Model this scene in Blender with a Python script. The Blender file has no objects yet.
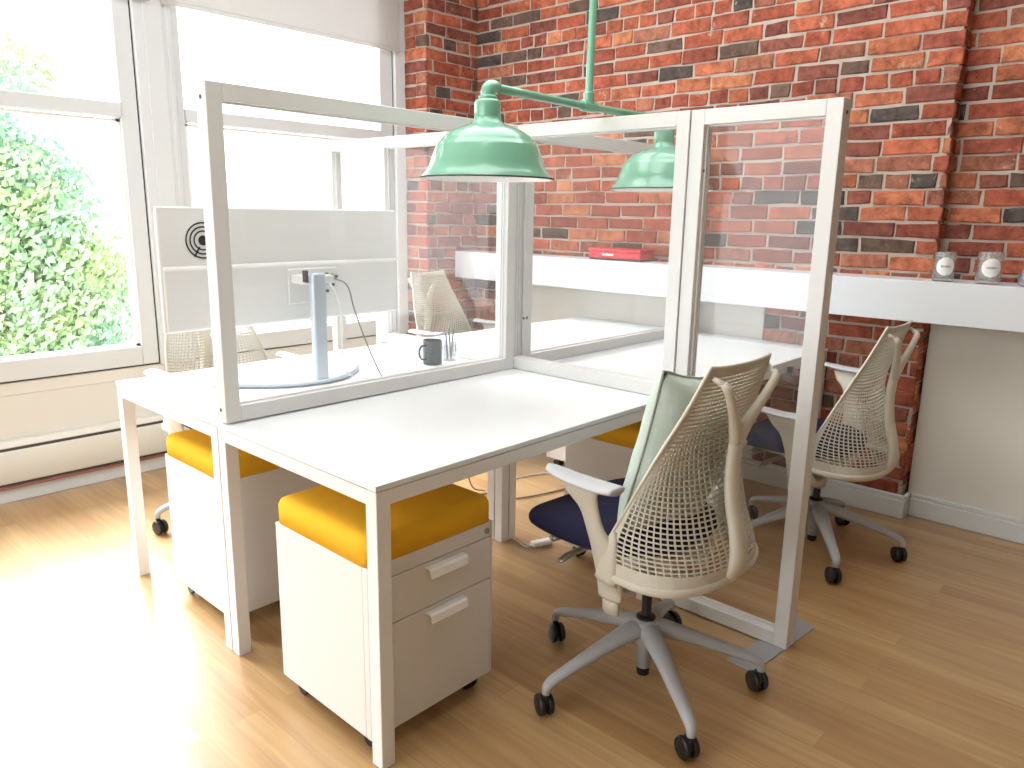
import bpy, bmesh, math, random
from mathutils import Vector, Matrix, noise
R=math.radians
random.seed(7)
COL=bpy.context.scene.collection
PI=math.pi
# ------------------------------------------------------------------ materials
def mat(name, col, rough=.5, metal=0., spec=.5, bump=None, bscale=200., noise_mix=0., nscale=6., sss=0., coat=0.):
    m=bpy.data.materials.new(name); m.use_nodes=True
    nt=m.node_tree; b=nt.nodes['Principled BSDF']
    b.inputs['Base Color'].default_value=(*col,1); b.inputs['Roughness'].default_value=rough
    b.inputs['Metallic'].default_value=metal; b.inputs['Specular IOR Level'].default_value=spec
    b.inputs['Coat Weight'].default_value=coat
    tc=nt.nodes.new('ShaderNodeTexCoord')
    n=nt.nodes.new('ShaderNodeTexNoise'); n.inputs['Scale'].default_value=nscale; n.inputs['Detail'].default_value=4
    nt.links.new(tc.outputs['Object'],n.inputs['Vector'])
    if noise_mix>0:
        mx=nt.nodes.new('ShaderNodeMix'); mx.data_type='RGBA'; mx.inputs[6].default_value=(*col,1)
        mx.inputs[7].default_value=(*[c*(1-noise_mix) for c in col],1)
        nt.links.new(n.outputs['Fac'],mx.inputs[0]); nt.links.new(mx.outputs[2],b.inputs['Base Color'])
    if bump:
        n2=nt.nodes.new('ShaderNodeTexNoise'); n2.inputs['Scale'].default_value=bscale; n2.inputs['Detail'].default_value=3
        nt.links.new(tc.outputs['Object'],n2.inputs['Vector'])
        bp=nt.nodes.new('ShaderNodeBump'); bp.inputs['Strength'].default_value=bump; bp.inputs['Distance'].default_value=.002
        nt.links.new(n2.outputs['Fac'],bp.inputs['Height']); nt.links.new(bp.outputs['Normal'],b.inputs['Normal'])
    return m
def lin(r,g,b):
    f=lambda c:(c/255/12.92) if c/255<.04045 else ((c/255+.055)/1.055)**2.4
    return (f(r),f(g),f(b))
M={}
M['desk_white']=mat('desk white laminate',(.78,.81,.82),.38,noise_mix=.03)
M['frame_white']=mat('painted white frame',(.71,.71,.69),.45,noise_mix=.05)
M['metal_white']=mat('powder coated white steel',(.80,.80,.79),.42,noise_mix=.03)
M['ped_white']=mat('pedestal white steel',(.76,.75,.73),.42,noise_mix=.03)
M['yellow']=mat('yellow felt',(.90,.50,.03),.9,spec=.15,bump=.5,bscale=900,noise_mix=.08)
M['trim']=mat('white painted wood',(.64,.66,.66),.5,noise_mix=.05,nscale=3)
M['wall']=mat('warm white wall paint',(.70,.68,.62),.8,noise_mix=.06,nscale=2)
M['wall_dim']=mat('tan wall paint',(.40,.33,.24),.8,noise_mix=.1)  # for the unseen front wall, darkened to weaken its bounce light
M['ceil']=mat('ceiling paint',(.8,.8,.8),.9,noise_mix=.03)
M['ledge']=mat('ledge white paint',(.66,.68,.70),.5,noise_mix=.03)
M['cream']=mat('cream moulded plastic',(.60,.57,.48),.42,noise_mix=.04)
M['web']=mat('cream elastomer webbing',(.58,.55,.46),.5,noise_mix=.04)
M['navy']=mat('navy fabric',(.014,.014,.046),.85,spec=.25,bump=.6,bscale=800,noise_mix=.25,nscale=40)
M['grey_alu']=mat('silver grey plastic',(.40,.41,.42),.45,noise_mix=.05)
M['pad']=mat('grey arm pad',(.45,.46,.47),.55,noise_mix=.05)
M['black']=mat('black plastic',(.012,.012,.013),.4,noise_mix=.2)
M['dark']=mat('dark grey seam',(.06,.06,.06),.7,noise_mix=.2)
M['chrome']=mat('satin steel',(.42,.41,.38),.35,metal=.7,noise_mix=.1)
M['green']=mat('mint enamel',lin(118,178,150),.22,spec=.6,coat=.5,noise_mix=.04)
M['enamel_white']=mat('white enamel',(.9,.9,.88),.3,noise_mix=.02)
M['pillow']=mat('pale green linen',(.50,.58,.52),.9,spec=.15,bump=.6,bscale=400,noise_mix=.15,nscale=14)
M['piping']=mat('sage piping',(.28,.32,.28),.9,noise_mix=.1)
M['monitor']=mat('monitor back plastic',(.68,.68,.66),.5,noise_mix=.03)
M['silver']=mat('blue grey aluminium',(.50,.56,.62),.35,metal=.3,noise_mix=.04)
M['mug']=mat('charcoal mug',(.10,.11,.12),.5,noise_mix=.5,nscale=60)
M['red']=mat('red tin',(.62,.03,.05),.35,noise_mix=.1)
M['redpipe']=mat('faded red pipe',(.42,.17,.12),.6,noise_mix=.3)
M['cable_white']=mat('white cable',(.7,.7,.7),.5,noise_mix=.05)
M['cable_grey']=mat('grey cable',(.22,.21,.2),.5,noise_mix=.1)
M['plate']=mat('grey steel plate',(.40,.41,.42),.45,metal=.3,noise_mix=.1)
M['label']=mat('white sticker',(.85,.85,.83),.6,noise_mix=.03)
M['ink']=mat('grey ink',(.2,.22,.22),.7,noise_mix=.05)
M['inkblack']=mat('black ink',(.015,.015,.015),.6,noise_mix=.05)
M['bark']=mat('bark',(.25,.2,.16),.9,noise_mix=.4)
M['asphalt']=mat('pale street',(.6,.6,.6),.9,noise_mix=.1)
M['facade']=mat('pale facade',(.85,.86,.88),.9,noise_mix=.1)
M['facade2']=mat('blue grey facade',(.55,.62,.75),.8,noise_mix=.1)
M['heater']=mat('heater cream enamel',(.66,.64,.57),.5,noise_mix=.04)
M['purple']=mat('violet glass tint',(.25,.22,.55),.2,noise_mix=.1)

def glass(name, tint=(1,1,1), veil=.03, refl=1.0, ior=1.45, veilcol=(.9,.92,.92)):
    m=bpy.data.materials.new(name); m.use_nodes=True; nt=m.node_tree; nt.nodes.clear()
    out=nt.nodes.new('ShaderNodeOutputMaterial'); tr=nt.nodes.new('ShaderNodeBsdfTransparent'); tr.inputs[0].default_value=(*tint,1)
    gl=nt.nodes.new('ShaderNodeBsdfGlossy'); gl.inputs['Roughness'].default_value=.02
    df=nt.nodes.new('ShaderNodeBsdfDiffuse'); df.inputs[0].default_value=(*veilcol,1)
    fr=nt.nodes.new('ShaderNodeFresnel'); fr.inputs[0].default_value=ior
    ml=nt.nodes.new('ShaderNodeMath'); ml.operation='MULTIPLY'; ml.inputs[1].default_value=refl
    m1=nt.nodes.new('ShaderNodeMixShader'); m2=nt.nodes.new('ShaderNodeMixShader')
    ns=nt.nodes.new('ShaderNodeTexNoise'); ns.inputs['Scale'].default_value=3
    m3=nt.nodes.new('ShaderNodeMath'); m3.operation='MULTIPLY'; m3.inputs[1].default_value=veil*2
    nt.links.new(ns.outputs['Fac'],m3.inputs[0]); nt.links.new(m3.outputs[0],m1.inputs[0])
    nt.links.new(tr.outputs[0],m1.inputs[1]); nt.links.new(df.outputs[0],m1.inputs[2])
    ge=nt.nodes.new('ShaderNodeNewGeometry'); mr=nt.nodes.new('ShaderNodeMapRange'); mr.inputs[3].default_value=ior; mr.inputs[4].default_value=1/ior
    nt.links.new(ge.outputs['Backfacing'],mr.inputs[0]); nt.links.new(mr.outputs[0],fr.inputs[0])
    nt.links.new(fr.outputs[0],ml.inputs[0]); nt.links.new(ml.outputs[0],m2.inputs[0])
    nt.links.new(m1.outputs[0],m2.inputs[1]); nt.links.new(gl.outputs[0],m2.inputs[2])
    nt.links.new(m2.outputs[0],out.inputs[0]); return m
M['plexi']=glass('clear acrylic',veil=.02,refl=.7)
M['window_glass']=glass('window glass',veil=.01,refl=.6)
M['tumbler']=glass('tumbler glass',tint=(.93,.94,.94),veil=.10,refl=1.5)

def brick_mat():
    m=mat('old red brick',(.5,.1,.05),.88,spec=.2); nt=m.node_tree; b=nt.nodes['Principled BSDF']
    at=nt.nodes.new('ShaderNodeAttribute'); at.attribute_name='brickcol'
    tc=nt.nodes.new('ShaderNodeTexCoord')
    n=nt.nodes.new('ShaderNodeTexNoise'); n.inputs['Scale'].default_value=22; n.inputs['Detail'].default_value=6; n.inputs['Roughness'].default_value=.7
    nt.links.new(tc.outputs['Object'],n.inputs['Vector'])
    rp=nt.nodes.new('ShaderNodeValToRGB'); rp.color_ramp.elements[0].position=.34; rp.color_ramp.elements[0].color=(.50,.46,.44,1)
    rp.color_ramp.elements[1].position=.62; rp.color_ramp.elements[1].color=(1.18,1.14,1.1,1)
    nt.links.new(n.outputs['Fac'],rp.inputs[0])
    mx=nt.nodes.new('ShaderNodeMix'); mx.data_type='RGBA'; mx.blend_type='MULTIPLY'; mx.inputs[0].default_value=1
    nt.links.new(at.outputs['Color'],mx.inputs[6]); nt.links.new(rp.outputs[0],mx.inputs[7])
    # mortar smears and lime specks
    n3=nt.nodes.new('ShaderNodeTexNoise'); n3.inputs['Scale'].default_value=9; n3.inputs['Detail'].default_value=8; n3.inputs['Roughness'].default_value=.75
    nt.links.new(tc.outputs['Object'],n3.inputs['Vector'])
    r3=nt.nodes.new('ShaderNodeValToRGB'); r3.color_ramp.elements[0].position=.61; r3.color_ramp.elements[1].position=.70
    r3.color_ramp.elements[0].color=(0,0,0,1); r3.color_ramp.elements[1].color=(.8,.8,.8,1)
    nt.links.new(n3.outputs['Fac'],r3.inputs[0])
    m4=nt.nodes.new('ShaderNodeMix'); m4.data_type='RGBA'; m4.inputs[7].default_value=(.5,.4,.3,1)
    nt.links.new(r3.outputs[0],m4.inputs[0]); nt.links.new(mx.outputs[2],m4.inputs[6]); nt.links.new(m4.outputs[2],b.inputs['Base Color'])
    bp=nt.nodes.new('ShaderNodeBump'); bp.inputs['Strength'].default_value=.9; bp.inputs['Distance'].default_value=.006
    nt.links.new(n.outputs['Fac'],bp.inputs['Height']); nt.links.new(bp.outputs['Normal'],b.inputs['Normal'])
    return m
M['brick']=brick_mat()
M['mortar']=mat('pale lime mortar',(.54,.45,.38),.95,spec=.1,bump=.8,bscale=120,noise_mix=.35,nscale=14)

def floor_mat():
    m=mat('oak strip floor',(.5,.3,.15),.32,spec=.5,coat=.5); m.node_tree.nodes['Principled BSDF'].inputs['Coat Roughness'].default_value=.3; nt=m.node_tree; b=nt.nodes['Principled BSDF']
    tc=nt.nodes.new('ShaderNodeTexCoord'); mp=nt.nodes.new('ShaderNodeMapping'); mp.inputs['Rotation'].default_value=(0,0,R(90))
    nt.links.new(tc.outputs['Object'],mp.inputs['Vector'])
    br=nt.nodes.new('ShaderNodeTexBrick'); br.inputs['Color1'].default_value=(0,0,0,1); br.inputs['Color2'].default_value=(1,1,1,1)
    br.inputs['Mortar'].default_value=(.5,.5,.5,1); br.inputs['Scale'].default_value=1; br.inputs['Mortar Size'].default_value=.0018
    br.inputs['Brick Width'].default_value=1.15; br.inputs['Row Height'].default_value=.082; br.offset=.37; br.offset_frequency=2
    br.inputs['Bias'].default_value=0
    nt.links.new(mp.outputs[0],br.inputs['Vector'])
    rp=nt.nodes.new('ShaderNodeValToRGB'); e=rp.color_ramp.elements
    e[0].position=0; e[0].color=(*lin(170,134,90),1); e[1].position=1; e[1].color=(*lin(196,164,118),1)
    x=e.new(.5); x.color=(*lin(187,154,108),1); x=e.new(.8); x.color=(*lin(163,126,82),1)
    nt.links.new(br.outputs['Color'],rp.inputs[0])
    mp2=nt.nodes.new('ShaderNodeMapping'); mp2.inputs['Scale'].default_value=(26,1.6,1)
    nt.links.new(tc.outputs['Object'],mp2.inputs['Vector'])
    n=nt.nodes.new('ShaderNodeTexNoise'); n.inputs['Scale'].default_value=1.6; n.inputs['Detail'].default_value=6; n.inputs['Distortion'].default_value=.6
    nt.links.new(mp2.outputs[0],n.inputs['Vector'])
    r2=nt.nodes.new('ShaderNodeValToRGB'); r2.color_ramp.elements[0].position=.3; r2.color_ramp.elements[0].color=(.80,.76,.72,1)
    r2.color_ramp.elements[1].position=.65; r2.color_ramp.elements[1].color=(1.04,1.04,1.04,1)
    nt.links.new(n.outputs['Fac'],r2.inputs[0])
    mx=nt.nodes.new('ShaderNodeMix'); mx.data_type='RGBA'; mx.blend_type='MULTIPLY'; mx.inputs[0].default_value=1
    nt.links.new(rp.outputs[0],mx.inputs[6]); nt.links.new(r2.outputs[0],mx.inputs[7])
    m2=nt.nodes.new('ShaderNodeMix'); m2.data_type='RGBA'; m2.inputs[7].default_value=(*lin(165,130,92),1)
    nt.links.new(br.outputs['Fac'],m2.inputs[0]); nt.links.new(mx.outputs[2],m2.inputs[6])
    nt.links.new(m2.outputs[2],b.inputs['Base Color'])
    return m
M['floor']=floor_mat()
def leaf_mat():
    m=mat('sunlit leaves',(.3,.6,.25),.6); nt=m.node_tree; b=nt.nodes['Principled BSDF']
    tc=nt.nodes.new('ShaderNodeTexCoord'); n=nt.nodes.new('ShaderNodeTexNoise'); n.inputs['Scale'].default_value=1.3; n.inputs['Detail'].default_value=5
    nt.links.new(tc.outputs['Object'],n.inputs['Vector'])
    rp=nt.nodes.new('ShaderNodeValToRGB'); e=rp.color_ramp.elements
    e[0].position=.38; e[0].color=(.27,.47,.36,1); e[1].position=.62; e[1].color=(.40,.56,.24,1)
    nt.links.new(n.outputs['Fac'],rp.inputs[0]); nt.links.new(rp.outputs[0],b.inputs['Base Color'])
    b.inputs['Transmission Weight'].default_value=0; return m
M['leaf']=leaf_mat()
def blind_mat():
    m=bpy.data.materials.new('roller blind fabric'); m.use_nodes=True; nt=m.node_tree; nt.nodes.clear()
    out=nt.nodes.new('ShaderNodeOutputMaterial'); d=nt.nodes.new('ShaderNodeBsdfDiffuse'); d.inputs[0].default_value=(.55,.53,.50,1)
    t=nt.nodes.new('ShaderNodeBsdfTransparent'); t.inputs[0].default_value=(1,1,1,1)
    w=nt.nodes.new('ShaderNodeTexNoise'); w.inputs['Scale'].default_value=400
    mx=nt.nodes.new('ShaderNodeMixShader'); mx.inputs[0].default_value=.22
    nt.links.new(d.outputs[0],mx.inputs[1]); nt.links.new(t.outputs[0],mx.inputs[2]); nt.links.new(mx.outputs[0],out.inputs[0]); return m
M['blind']=blind_mat()

# ------------------------------------------------------------------ helpers
def empty(name,loc=(0,0,0),rotz=0):
    o=bpy.data.objects.new(name,None); COL.objects.link(o); o.location=loc; o.rotation_euler=(0,0,rotz); o.empty_display_size=.05; return o
def tag(o,label,cat,group=None,kind=None):
    o['label']=label; o['category']=cat
    if group: o['group']=group
    if kind: o['kind']=kind
    return o
def obj(name,bm,m,parent=None,smooth=False,bevel=0,seg=2,subsurf=0,auto=None,label=None,loc=None):
    me=bpy.data.meshes.new(name); bmesh.ops.recalc_face_normals(bm,faces=bm.faces[:]); bm.to_mesh(me); bm.free()
    ms=m if isinstance(m,(list,tuple)) else [m]
    for x in ms: me.materials.append(x)
    o=bpy.data.objects.new(name,me); COL.objects.link(o)
    if loc: o.location=loc
    if parent: o.parent=parent
    if bevel:
        b=o.modifiers.new('bevel','BEVEL'); b.width=bevel; b.segments=seg; b.limit_method='ANGLE'; b.angle_limit=R(40); b.harden_normals=False
    if subsurf:
        s=o.modifiers.new('sub','SUBSURF'); s.levels=subsurf; s.render_levels=subsurf
    if smooth:
        for p in me.polygons: p.use_smooth=True
    elif bevel:
        for p in me.polygons: p.use_smooth=True
        try: me.set_sharp_from_angle(angle=R(35))
        except Exception: pass
    if label: o['label']=label
    return o
def bx(bm,x0,x1,y0,y1,z0,z1,mi=0):
    v=[bm.verts.new((x,y,z)) for x in (x0,x1) for y in (y0,y1) for z in (z0,z1)]
    for f in ((0,1,3,2),(4,6,7,5),(0,4,5,1),(2,3,7,6),(0,2,6,4),(1,5,7,3)):
        fc=bm.faces.new([v[i] for i in f]); fc.material_index=mi
    return v
def box(name,x0,x1,y0,y1,z0,z1,m,parent=None,bevel=.002,**k):
    bm=bmesh.new(); bx(bm,x0,x1,y0,y1,z0,z1); return obj(name,bm,m,parent,bevel=bevel,**k)
def lathe(bm,prof,n=48,axis=Vector((0,0,1)),org=Vector((0,0,0)),mi=0):
    q=axis.normalized().to_track_quat('Z','Y').to_matrix(); rings=[]
    for r,z in prof:
        if r<1e-6: rings.append([bm.verts.new(org+q@Vector((0,0,z)))])
        else: rings.append([bm.verts.new(org+q@Vector((r*math.cos(2*PI*i/n),r*math.sin(2*PI*i/n),z))) for i in range(n)])
    for a,b in zip(rings,rings[1:]):
        for i in range(n):
            j=(i+1)%n
            if len(a)==1 and len(b)==1: continue
            if len(a)==1: f=bm.faces.new((a[0],b[i],b[j]))
            elif len(b)==1: f=bm.faces.new((a[i],a[j],b[0]))
            else: f=bm.faces.new((a[i],a[j],b[j],b[i]))
            f.material_index=mi
def cyl(bm,p0,p1,r,n=20,r2=None,mi=0):
    p0=Vector(p0);p1=Vector(p1);d=p1-p0; r2=r if r2 is None else r2
    lathe(bm,[(0,0),(r,0),(r2,d.length),(0,d.length)],n,d,p0,mi)
def catmull(pts,k=8):
    P=[Vector(p) for p in pts]; P=[2*P[0]-P[1]]+P+[2*P[-1]-P[-2]]; out=[]
    for i in range(1,len(P)-2):
        for j in range(k):
            t=j/k; a,b,c,d=P[i-1],P[i],P[i+1],P[i+2]
            out.append(.5*((2*b)+(-a+c)*t+(2*a-5*b+4*c-d)*t*t+(-a+3*b-3*c+d)*t**3))
    out.append(P[-2].copy()); return out
def tube(bm,pts,r,n=10,smooth=6,ell=None,up=Vector((1,0,0)),cap=True,mi=0):
    """r: number or list per control point of (ra, rb); ra along `up`-ish axis"""
    rr=[(x if isinstance(x,(tuple,list)) else (x,x)) for x in (r if isinstance(r,list) else [r]*len(pts))]
    if smooth>1:
        P=catmull(pts,smooth); RR=[(v.x,v.y) for v in catmull([(a,b,0) for a,b in rr],smooth)]
    else: P=[Vector(p) for p in pts]; RR=rr
    rings=[]
    side=None
    for i,p in enumerate(P):
        t=(P[min(i+1,len(P)-1)]-P[max(i-1,0)]).normalized()
        if side is None:
            side=up-t*up.dot(t)
            if side.length<1e-3: side=Vector((0,1,0))-t*t.y
        else: side=side-t*side.dot(t)
        side.normalize(); w=t.cross(side)
        a,b=RR[i]
        rings.append([bm.verts.new(p+side*a*math.cos(2*PI*k/n)+w*b*math.sin(2*PI*k/n)) for k in range(n)])
    for A,B in zip(rings,rings[1:]):
        for k in range(n):
            f=bm.faces.new((A[k],A[(k+1)%n],B[(k+1)%n],B[k])); f.material_index=mi
    if cap:
        bm.faces.new(rings[0][::-1]).material_index=mi; bm.faces.new(rings[-1]).material_index=mi
def copy_tree(o,parent=None):
    c=o.copy(); COL.objects.link(c)
    if parent is not None:
        c.parent=parent; c.matrix_parent_inverse=o.matrix_parent_inverse.copy()
    for ch in [x for x in list(bpy.data.objects) if x.parent==o]: copy_tree(ch,c)
    return c

# ------------------------------------------------------------------ the setting
W=.742; TZ=.73
fl=box('floor',-4,3.4,-4.2,2.66,-.05,0,M['floor'],bevel=0); fl['kind']='structure'
ce=box('ceiling',-4,3.4,-4.2,2.66,3.0,3.08,M['ceil'],bevel=0); ce['kind']='structure'

def brick_panel(bm,cl,org,ax,L,z0,z1,nrm,rng,bl=.205,bh=.058,mj=.0115,phase=0,bright=1.):
    """irregular bricks on the plane through org along ax, outward nrm"""
    ax=Vector(ax);nrm=Vector(nrm);org=Vector(org); row=0; z=z0
    pal=[(lin(172,98,74),5),(lin(162,88,68),5),(lin(184,112,84),3),(lin(148,82,67),4),(lin(132,80,69),3),(lin(190,124,90),2),(lin(104,84,74),2),(lin(86,78,74),1.5),(lin(162,106,86),2)]
    cols=[p[0] for p in pal]; wts=[p[1] for p in pal]
    k=int(round(z0/(bh+mj)))
    while z<z1-.01:
        header=(k%6==3); l=(bl*.5-.005) if header else bl
        s=-((k*.5+phase)%1)*(l+mj)
        while s<L:
            ll=l*rng.uniform(.9,1.08)
            if (not header) and rng.random()<.10: ll*=.55
            a=max(s,0)+.0; b=min(s+ll,L)
            if b-a>.02:
                zz0=z+rng.uniform(-.002,.002); zz1=min(z+bh+rng.uniform(-.003,.003),z1)
                dp=.007+rng.uniform(-.003,.004); c=rng.choices(cols,wts)[0]; f=bright*rng.uniform(.82,1.12); c=(c[0]*f,c[1]*f,c[2]*f,1)
                edge_a=(a==0) ; edge_b=(b==L)
                def vv(s_,z_,d_): return bm.verts.new(org+ax*s_+Vector((0,0,z_))+nrm*d_)
                j=lambda:rng.uniform(-.0034,.0034)
                o=[(a+j()*(not edge_a),zz0+j()),(b+j()*(not edge_b),zz0+j()),(b+j()*(not edge_b),zz1+j()),(a+j()*(not edge_a),zz1+j())]
                cx=(a+b)/2; cz=(zz0+zz1)/2; e=.0045
                # base ring, side ring, front ring with mid points for a chipped edge
                def ring(ins,d,jit=0):
                    r=[]
                    for q in range(4):
                        p,pn=o[q],o[(q+1)%4]
                        for t in ((0,.33,.67) if q in (0,2) else (0,.5)):
                            x=p[0]+(pn[0]-p[0])*t; y=p[1]+(pn[1]-p[1])*t
                            x+= ins if x<cx-1e-6 and abs(x-a)<.01 else (-ins if abs(x-b)<.01 else 0)
                            y+= ins if y<cz else -ins
                            r.append((x+rng.uniform(-jit,jit),y+rng.uniform(-jit,jit),d+rng.uniform(-jit,jit)*.8))
                    return [vv(*q) for q in r]
                r0=ring(0,-.01); r1=ring(0,dp-.004,.0022); r2=ring(e,dp,.0024)
                n=len(r0); fs=[]
                for A,B in ((r0,r1),(r1,r2)):
                    for q in range(n): fs.append(bm.faces.new((A[q],A[(q+1)%n],B[(q+1)%n],B[q])))
                fs.append(bm.faces.new(r2))
                for f_ in fs:
                    for lp in f_.loops: lp[cl]=c
            s+=ll+mj
        z+=bh+mj; k+=1
def bricks(name,panels,parent,seed,bright=1.):
    bm=bmesh.new(); cl=bm.loops.layers.float_color.new('brickcol'); rng=random.Random(seed)
    for p in panels: brick_panel(bm,cl,rng=rng,bright=bright,**p)
    return obj(name,bm,M['brick'],parent)
XB=2.66; YP=2.39; YC=-.385
wr=empty('wall_right',(XB,0,0)); wr['kind']='structure'; wr.location=(0,0,0)
mort=bmesh.new()
bx(mort,XB,XB+.3,YC,YP+.02,1.0,3.0); bx(mort,XB+.09,XB+.3,-4.2,YC,1.0,3.0)
bx(mort,2.232,XB+.3,YP,YP+.30,0,3.0)
bx(mort,XB,XB+.3,YC,.335,0,1.0); bx(mort,XB,XB+.3,2.12,YP+.02,0,1.0)
obj('mortar',mort,M['mortar'],wr)
bricks('brickwork',[
  dict(org=(XB,YP,0),ax=(0,-1,0),L=YP-YC+.012,z0=1.043,z1=3.0,nrm=(-1,0,0)),
  dict(org=(XB+.09,YC,0),ax=(0,-1,0),L=3.8,z0=1.043,z1=3.0,nrm=(-1,0,0),phase=.4),
  dict(org=(2.232,YP,0),ax=(1,0,0),L=XB-2.232,z0=.07,z1=3.0,nrm=(0,-1,0),phase=.2),
  dict(org=(2.232,2.66,0),ax=(0,-1,0),L=2.66-YP+.012,z0=.07,z1=3.0,nrm=(-1,0,0),phase=.7),
  dict(org=(XB,.335,0),ax=(0,-1,0),L=.335-YC,z0=.098,z1=1.0,nrm=(-1,0,0),phase=.1),
  dict(org=(XB+.1,YC,0),ax=(-1,0,0),L=.1,z0=.14,z1=3.0,nrm=(0,-1,0),phase=.3),
  dict(org=(XB,YP,0),ax=(0,-1,0),L=YP-2.12,z0=.14,z1=1.0,nrm=(-1,0,0),phase=.1)],wr,3)
box('panel',XB-.015,XB+.2,.335,2.12,0,1.0,M['wall'],wr)
box('panel',XB+.055,XB+.3,-4.2,YC-.012,0,1.0,M['wall'],wr)
b=bmesh.new()
bx(b,XB-.045,XB-.013,YC-.03,2.39,0,.085); bx(b,XB-.038,XB-.013,YC-.022,2.39,.085,.105)
bx(b,XB-.013,XB+.060,YC-.03,YC-.013,0,.105)
bx(b,XB+.03,XB+.055,-4.2,YC-.03,0,.085); bx(b,XB+.038,XB+.055,-4.2,YC-.03,.085,.105)
bs=obj('baseboard_right',b,M['trim'],bevel=.004); bs['kind']='structure'
# window wall
YW=2.61
ww=empty('wall_back'); ww['kind']='structure'
box('wall_lower',-4,2.25,YW,YW+.15,0,.545,M['wall'],ww,bevel=0)
box('wall_upper',-4,2.25,YW,YW+.15,2.86,3.0,M['wall'],ww,bevel=0)
box('wall_side',-4,-.98,YW,YW+.15,.545,2.86,M['wall'],ww,bevel=0)
wl=box('wall_left',-4.1,-4,-4.2,-.9,0,3.0,M['wall'],bevel=0); wl['kind']='structure'  # unseen part wall, added to block side light from the front faces
wf=box('wall_front',-4,3.4,-4.3,-4.2,0,3.0,M['wall_dim'],bevel=0); wf['kind']='structure'
def sash(name,x0,x1,gx0,gx1,gz0,zr0,zr1,z0,z1,label=None):
    e=empty(name,((x0+x1)/2,YW,z0)); e['kind']='structure'
    ox=(x0+x1)/2
    def bb(bm,a,b_,y0,y1,c,d): bx(bm,a-ox,b_-ox,y0-YW,y1-YW,c-z0,d-z0)
    bm=bmesh.new()
    bb(bm,x0,gx0,YW-.012,YW+.05,z0,z1); bb(bm,gx1,x1,YW-.012,YW+.05,z0,z1)
    bb(bm,gx0,gx1,YW-.012,YW+.05,z0,gz0); bb(bm,gx0,gx1,YW-.012,YW+.05,z1-.1,z1)
    bb(bm,gx0,gx1,YW-.022,YW+.05,zr0,zr1)
    obj('sash_frame',bm,M['trim'],e,bevel=.004)
    bm=bmesh.new()
    bb(bm,gx0,gx0+.018,YW+.01,YW+.04,gz0,zr0); bb(bm,gx1-.018,gx1,YW+.01,YW+.04,gz0,zr0)
    bb(bm,gx0,gx1,YW+.01,YW+.04,zr0-.02,zr0-.008); bb(bm,gx0,gx1,YW+.01,YW+.04,gz0,gz0+.012)
    obj('glazing_bead',bm,M['enamel_white'],e)
    bm=bmesh.new(); bb(bm,gx0,gx1,YW+.024,YW+.026,gz0,z1-.1); obj('pane',bm,M['window_glass'],e)
    # dark gap around the sash
    bm=bmesh.new(); bb(bm,x1,x1+.006,YW-.008,YW+.04,z0-.006,z1); bb(bm,x0,x1,YW-.008,YW+.04,z0-.006,z0)
    obj('seam',bm,M['dark'],e)
    return e
sash('window_1',-.87,.608,-.78,.530,.65,1.737,1.80,.556,2.86)
w2=sash('window_2',.80,2.14,.835,2.045,.65,1.745,1.805,.556,2.86)
# slim inner stiles of window two
t=box('trim_1',.614,.795,YW-.03,YW+.15,.545,2.86,M['trim'],bevel=.006); t['kind']='structure'
bm=bmesh.new(); bx(bm,.66,.75,YW-.036,YW-.028,.56,2.86); bx(bm,.765,.78,YW-.034,YW-.028,.56,2.86)
t=obj('trim_2',bm,M['trim'],bevel=.004); t['kind']='structure'
t=box('trim_3',2.148,2.231,YW-.03,YW+.15,.545,2.86,M['trim'],bevel=.006); t['kind']='structure'
t=box('trim_4',-.98,-.876,YW-.03,YW+.15,.545,2.86,M['trim'],bevel=.006); t['kind']='structure'
t=box('trim_5',-.98,2.231,YW-.003,YW+.02,.49,.548,M['wall'],bevel=.002); t['kind']='structure'
t=box('baseboard_back',-4,2.231,YW-.018,YW,0,.075,M['trim'],bevel=.003); t['kind']='structure'

# ---- baseboard heater and pipe
h=tag(empty('baseboard_heater',(.2,YW-.03,.1)),'long cream baseboard heater with dark louvre slots below the left window','heater')
h.location=(0,0,0)
def prism(bm,prof,x0,x1):
    a=[bm.verts.new((x0,y,z)) for y,z in prof]; b_=[bm.verts.new((x1,y,z)) for y,z in prof]; n=len(prof)
    for i in range(n): bm.faces.new((a[i],a[(i+1)%n],b_[(i+1)%n],b_[i]))
    bm.faces.new(a[::-1]); bm.faces.new(b_)
bm=bmesh.new(); prism(bm,[(YW-.001,.098),(YW-.05,.098),(YW-.055,.112),(YW-.055,.238),(YW-.047,.25),(YW-.001,.25)],-2.2,2.2); obj('housing',bm,M['heater'],h,bevel=.002)
bm=bmesh.new(); prism(bm,[(YW-.001,.262),(YW-.05,.262),(YW-.052,.266),(YW-.035,.288),(YW-.001,.29)],-2.2,2.2); obj('top_cover',bm,M['heater'],h,bevel=.002)
box('louvre_slot',-2.2,2.2,YW-.048,YW-.001,.249,.263,M['dark'],h,bevel=0)
box('bottom_slot',-2.2,2.2,YW-.045,YW-.001,.088,.099,M['dark'],h,bevel=0)
box('end_seam',.655,.661,YW-.057,YW-.001,.10,.275,M['dark'],h,bevel=0)
bm=bmesh.new(); cyl(bm,(-2.2,YW-.03,.072),(2.2,YW-.03,.078),.009,12); obj('heating_pipe',bm,M['redpipe'],h,smooth=True,label='reddish pipe')

# ---- ledge
XL0=2.462
tag(box('wall_ledge',XL0,XB+.05,-2.6,YP-.001,.913,1.083,M['ledge'],bevel=.003),'long boxed white ledge running along the brick wall','ledge')
bpy.data.objects['wall_ledge'].scale=(1,1,1)
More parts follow.
